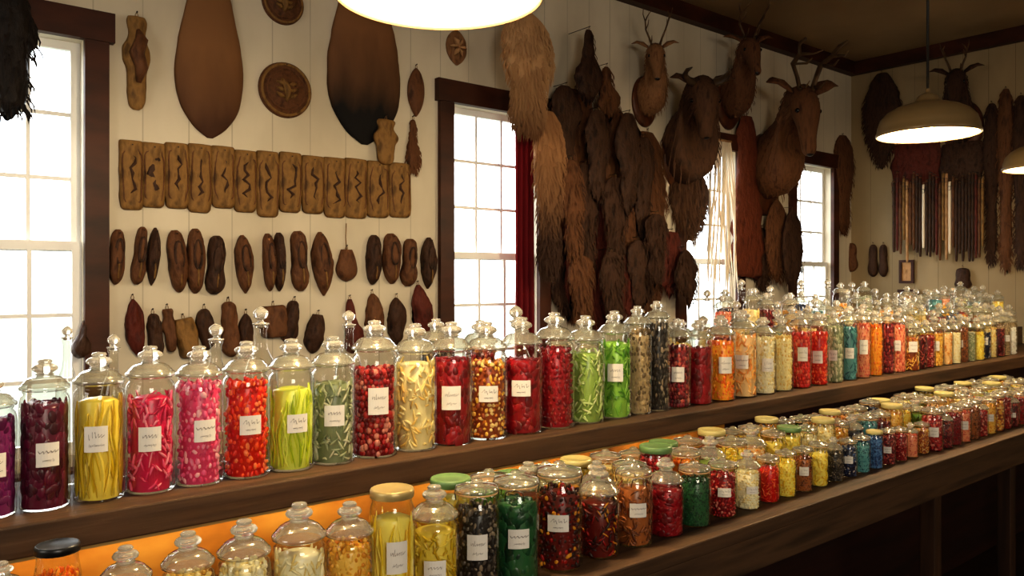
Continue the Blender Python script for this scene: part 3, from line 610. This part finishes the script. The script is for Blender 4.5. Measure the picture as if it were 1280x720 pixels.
# ---- mounted heads
def head_mount(name,label,cat,loc,rz,s,fur,kind,turn=0,pitch=0,ag=.8):
    root=empty(name,loc,rz,label,cat); root.scale=(s,s,s)
    def warp(p):
        p=Vector(p)
        if pitch:
            t=min(max((-.26-p.y)/.14,0),1); t=t*t*(3-2*t); a=pitch*t; c0=Vector((0,-.34,.2)); q=p-c0
            p=c0+Vector((q.x,q.y*math.cos(a)-q.z*math.sin(a),q.y*math.sin(a)+q.z*math.cos(a)))
        t=min(max((-.03-p.y)/.30,0),1); t=t*t*(3-2*t); a=turn*t; q=p-Vector((0,-.10,0))
        p=Vector((q.x*math.cos(a)-q.y*math.sin(a),-.10+q.x*math.sin(a)+q.y*math.cos(a),p.z))
        if p.y>-.001: p.y=-.001
        return p
    P=[(0.0,-.20,.13,.17),(-.06,-.16,.16,.20),(-.14,-.06,.145,.18),(-.23,.06,.115,.145),(-.31,.17,.092,.115),(-.38,.235,.088,.098),(-.46,.225,.080,.088),(-.54,.175,.060,.066),(-.61,.125,.046,.050),(-.66,.095,.042,.042),(-.685,.082,.026,.026),(-.69,.08,.005,.005)]
    if kind=='bison': P=[(y,z,rx*(1.35 if i<5 else 1.3),r2*(1.35 if i<5 else 1.2)) for i,(y,z,rx,r2) in enumerate(P)]
    n=34; ns=20; v=[];f=[]
    R=[catmull(P,i/(n-1)) for i in range(n)]
    for i,(y,z,rx,r2) in enumerate(R):
        a=R[max(i-1,0)];b=R[min(i+1,n-1)]; t=Vector((b[0]-a[0],b[1]-a[1])).normalized() if i else Vector((-1,0.0))
        nx,nz_=-t.y,t.x
        for k in range(ns):
            w=2*math.pi*k/ns; nn=1+.05*noise.noise(Vector((math.cos(w)*2+s*9,math.sin(w)*2,i*.4)))
            c=math.cos(w)*abs(rx)*nn; q=math.sin(w)*abs(r2)*nn
            v.append((c,min(y+nx*q,.0) ,z+nz_*q))
    for i in range(n-1):
        for k in range(ns):
            k2=(k+1)%ns; f.append((i*ns+k,i*ns+k2,(i+1)*ns+k2,(i+1)*ns+k))
    f.append(tuple(range(ns-1,-1,-1)))
    mb=MB(); mb.add([warp(p) for p in v],f); rr=random.Random(int(s*1000))
    nb=1300 if kind=='bison' else 600
    for _ in range(nb):
        i=rr.randrange(0,int(n*(.5 if kind!='bison' else .62))); k=rr.randrange(ns); p=Vector(v[i*ns+k]); c=Vector((0,R[i][0],R[i][1])); out=(p-c).normalized()
        L=(.045 if kind!='bison' else .09)*rr.uniform(.6,1.3); e=p+out*L*.2+Vector((0,0,-L)); w=Vector((.004,0,0))
        mb.add([warp(q) for q in (p-w,p+w,(p+e)/2+out*.01+w*.7,(p+e)/2+out*.01-w*.7,e)],[(0,1,2,3),(3,2,4)])
    obj('head',mb.mesh(name+'_head'),fur,root)
    mb=MB(); mb.lathe([(0,.03),(.17,.03),(.19,.015),(.2,0),(0,0)],28); obj('plaque',mb.mesh('plaque'),M['plaque'],root,(0,.004/s,-.2),(1,1.35,1),(math.pi/2,0,0))
    def wp(nm,mb,mat): mb.v=[tuple(warp(p)) for p in mb.v]; obj(nm,mb.mesh(nm),mat,root)
    for sx in(-1,1):
        mb=MB(); e0=Vector((sx*.075,-.36,.29)); mb.tube([e0,e0+Vector((sx*.05,.02,.03)),e0+Vector((sx*.11,.03,.045)),e0+Vector((sx*.165,.02,.03))],[.022,.04,.034,.004],10,.45); wp('ear',mb,fur)
        mb=MB(); mb.add([Vector((sx*(.071 if kind!='bison' else .098),-.475,.245))+p*.016 for p in IC2[0]],IC2[1]); wp('eye',mb,M['eye'])
        mb=MB()
        if kind in('deer','elk'):
            g=ag
            q=lambda x,y,z:(sx*(.04+x*g*.55),-.37+y*g,.31+z*g*1.1)
            mb.tube([q(0,0,0),q(.06,.03,.08),q(.14,.05,.17),q(.18,.02,.28),q(.16,-.06,.38),q(.10,-.12,.45)],[.013,.010,.009,.007,.006,.003],8)
            mb.tube([q(.02,0,.03),q(.02,-.06,.08),q(.03,-.08,.15)],[.008,.006,.003],6)
            mb.tube([q(.14,.05,.17),q(.13,-.02,.26),q(.12,-.04,.33)],[.007,.005,.003],6)
            mb.tube([q(.18,.02,.28),q(.24,.02,.36),q(.25,0,.44)],[.007,.005,.003],6)
            wp('antler',mb,M['antler'])
        else:
            q=lambda x,y,z:(sx*(.07+x),-.37+y,.31+z)
            mb.tube([q(0,0,0),q(.05,.0,.02),q(.085,0,.06),q(.085,-.01,.11),q(.06,-.02,.15)],[.026,.022,.017,.011,.003],10); wp('horn',mb,M['horn'])
    mb=MB(); mb.add([Vector((0,-.682,.088))+Vector((p.x*.026,p.y*.018,p.z*.02)) for p in IC2[0]],IC2[1]); wp('nose',mb,M['nose'])
    return root
def onB(u,v,s):
    X,z=PB(u,v,WY-.33*s); return (X,WY-.005,z-.1*s)
def onF(u,v,s):
    y,z=PF(u,v,WX-.33*s); return (WX-.005,y,z-.1*s)
head_mount('deer_head','small mounted deer head with antlers under the crown beam, leftmost mount','mounted head',onB(836,84,.64),0,.64,M['fur_fawn'],'deer',-.75,.6,.75)
head_mount('bison_head','large dark brown shaggy mounted head with short horns, second mount from left','mounted head',onB(893,138,.92),0,.92,M['fur_bison'],'bison',-.6,.85)
wallthing('fur_pelt','wide dark brown fur cape hanging beneath the shaggy horned head','pelt',860,205,300,46,'cape',M['fur_bison'],.05,off=.0,rag=.06,blades=700,bl=.06)
head_mount('deer_head','mounted antlered head directly above the rust red hide','mounted head',onB(947,80,.78),0,.78,M['fur_brown'],'deer',-.6,.5,.7)
wallthing('rust_hide','long rust red hide flaring toward its hem, under an antlered head','hide',932,146,345,42,'flare',M['lea_rust'],.045,off=.03,rag=.05,blades=0,amp=.14)
head_mount('elk_head','biggest brown mounted elk head with tall antlers nearest the room corner','mounted head',onB(1012,152,1.2),0,1.2,M['fur_brown'],'elk',-.5,.85,.68)
wallthing('fur_pelt','dark pelt hanging on the wall just right of the last window','pelt',1052,170,292,22,'long',M['fur_brown'],.06,rag=.05,blades=300)
for i,(u,a,b,w,fc) in enumerate([(951,285,362,24,'dark'),(970,250,352,28,'brown'),(989,262,362,24,'dark')]):
    wallthing('fur_pelt','%s pelt, %s of three hanging below the rust hide and big head'%(fc,('left','middle','right')[i]),'pelt',u,a,b,w,'leaf',M['fur_'+fc],.035,off=.055*i,rag=.05,blades=300)
X,z=PB(902,176,WY-.12); root=empty('leather_fringe',(X,WY-.12,z),0,'cream white hanging fringe strips in front of the third window','fringe')
for k in range(17):
    mb=MB(); x=-.17+.0212*k; L=1.15+RND.uniform(-.35,.1); ph=RND.random()*6
    mb.tube([(x*.5,-.01,0)]+[(x*(.55+.6*t/6)+.012*math.sin(ph+t),-.01+.01*math.cos(ph+t),-L*t/6) for t in range(1,7)],[.009]*6+[.004],6,.4); addpart(root,'strip',mb,M['pale'])
mb=MB(); mb.tube([(-.1,-.01,.0),(.1,-.01,0)],.01,8); addpart(root,'top_band',mb,M['lea_tan'])
mb=MB(); mb.tube([(0,.125,.012),(0,-.02,.012)],.004,8); addpart(root,'nail',mb,M['iron'])
# far wall
head_mount('deer_head','small dark horned head mounted high on the end wall','mounted head',onF(1186,116,.8),-math.pi/2,.8,M['fur_dark'],'deer',.3,.6,.6)
wallthing('fur_pelt','large dark curved pelt on the end wall nearest the room corner','pelt',1103,92,208,46,'cape',M['fur_dark'],.06,'F',rag=.05,blades=500)
wallthing('spread_hide','red brown hide spread above the left half of the hanging straps','hide',1146,178,256,58,'panel',M['lea_redbrown'],.04,'F',amp=.12,rag=.08,blades=200)
wallthing('spread_hide','dark hide spread above the right half of the hanging straps','hide',1203,178,260,54,'panel',M['lea_dark'],.04,'F',amp=.12,rag=.08,blades=200)
fc=['dark','brown','dark','ochre','dark','redbrown','brown','dark','tan','dark','brown','dark']
for i in range(28):
    u=1118+4.1*i; c='pale' if i in(9,17) else fc[(i*5)%12]
    r,h,hw=wallthing('leather_strap','%s leather strap, %s from the left in the end wall row'%({'redbrown':'reddish brown'}.get(c,c),ordn(i+1)),'strap',u,224+RND.uniform(-8,8),318+RND.uniform(-18,10),3.6,'panel',M['pale'] if c=='pale' else M['lea_'+c],.012,'F',off=.07,amp=.02,group='leather straps in a row on the end wall')
    mb=MB(); mb.tube([(-hw*.9,-.014,-.04),(hw*.9,-.014,-.04),(hw*.9,-.014,-.07),(-hw*.9,-.014,-.07),(-hw*.9,-.014,-.04)],.0025,5); addpart(r,'buckle',mb,M['iron'])
for i,(u,a,b,w,c) in enumerate([(1240,130,330,20,'dark'),(1258,112,340,22,'brown'),(1277,120,335,22,'dark')]):
    wallthing('fur_pelt','long %s pelt, %s of three at the right edge of the end wall'%(c,('left','middle','right')[i]),'pelt',u,a,b,w,'long',M['fur_'+c],.05,'F',rag=.05,blades=300,off=.0)
for i,(u,a,b,w,c,l) in enumerate([(1063,304,340,20,'brown','small brown mask-like leather piece nearest the corner'),(1092,306,346,12,'dark','left of a pair of small dark slippers on the end wall'),(1105,306,346,11,'dark','right of a pair of small dark slippers on the end wall'),(1204,335,362,22,'dark','small dark leather piece under the hanging straps')]):
    wallthing('leather_slipper',l,'slipper',u,a,b,w,'shoe',M['lea_'+c],.04,'F')
for (u,a,b,w,l) in [(1134,325,354,18,'small framed picture, upper of two on the end wall'),(1136,362,402,26,'small framed picture, lower of two on the end wall')]:
    y,zt=PF(u,a); _,zb=PF(u,b); y1,_=PF(u-w/2,a); hw=abs(y1-y); h=zt-zb
    root=empty('picture_frame',(WX-.002,y,zb),-math.pi/2,l,'picture')
    mb=MB(); t=.02; mb.box(-hw,-hw+t,-.02,0,0,h); mb.box(hw-t,hw,-.02,0,0,h); mb.box(-hw+t,hw-t,-.02,0,0,t); mb.box(-hw+t,hw-t,-.02,0,h-t,h)
    obj('frame',mb.mesh('frame',smooth=False),M['trim'],root)
    mb=MB(); mb.box(-hw+t,hw-t,-.008,-.001,t,h-t); obj('picture',mb.mesh('picture',smooth=False),M['lea_tan'],root)
# ------------------------------------------------------------ lights, world, camera
def area(name,loc,target,sx,sy,e,col):
    l=bpy.data.lights.new(name,'AREA'); l.shape='RECTANGLE'; l.size=sx; l.size_y=sy; l.energy=e; l.color=col
    o=bpy.data.objects.new(name,l); C.objects.link(o); o.location=loc; o.rotation_euler=(Vector(target)-Vector(loc)).to_track_quat('-Z','Y').to_euler(); return o
area('added_riser_fill',(.85,1.72,SZ-ST-.013),(.85,1.79,.93),2.9,.012,2.0,(1,.80,.44))  # added fill under the shelf edge, makes the riser glow
area('front_fill_light',(-.3,-2.7,2.3),(1.1,1.9,1.15),1.4,1.3,70,(1,.92,.80))  # added soft fill from behind the camera, no window modelled there
area('side_fill_light',(-2.2,1.2,2.2),(1.6,2.0,1.2),1.2,1.4,28,(1,.95,.86))  # added fill inside the closed left wall, brightens the near jars
area('far_fill_light',(4.2,-2.7,2.3),(4.0,2.2,1.1),1.4,1.0,14,(1,.84,.64))  # added weak fill for the far end, stands inside a windowless wall
w=bpy.data.worlds.new('world'); bpy.context.scene.world=w; w.use_nodes=True; nt=w.node_tree; N=nt.nodes; L=nt.links
bg=N['Background']; tc=N.new('ShaderNodeTexCoord'); nz=N.new('ShaderNodeTexNoise'); nz.inputs['Scale'].default_value=9; nz.inputs['Detail'].default_value=8
sp=N.new('ShaderNodeSeparateXYZ'); L.new(tc.outputs['Generated'],sp.inputs[0]); L.new(tc.outputs['Generated'],nz.inputs['Vector'])
ma=N.new('ShaderNodeMath'); ma.operation='MULTIPLY_ADD'; ma.inputs[1].default_value=-.5; L.new(nz.outputs['Fac'],ma.inputs[0]); L.new(sp.outputs['Z'],ma.inputs[2])
cr=N.new('ShaderNodeValToRGB'); e=cr.color_ramp.elements; e[0].position=0; e[0].color=lin((95,99,91)); e[1].position=.12; e[1].color=lin((246,250,255))
ad=N.new('ShaderNodeMath'); ad.operation='ADD'; ad.inputs[1].default_value=.34; L.new(ma.outputs[0],ad.inputs[0]); L.new(ad.outputs[0],cr.inputs[0]); L.new(cr.outputs[0],bg.inputs[0]); bg.inputs[1].default_value=9.0
cam=bpy.data.cameras.new('camera'); co=bpy.data.objects.new('camera',cam); C.objects.link(co)
co.location=(0,0,CAMZ); co.rotation_euler=(math.pi/2,0,-(math.pi/2-TH)); cam.lens=28.125; cam.sensor_width=36; cam.shift_y=-10/1280; cam.clip_start=.02
bpy.context.scene.camera=co
try:
    bpy.context.scene.view_settings.view_transform='Standard'
    bpy.context.scene.view_settings.look='Medium High Contrast'
except Exception as ex: print(ex)
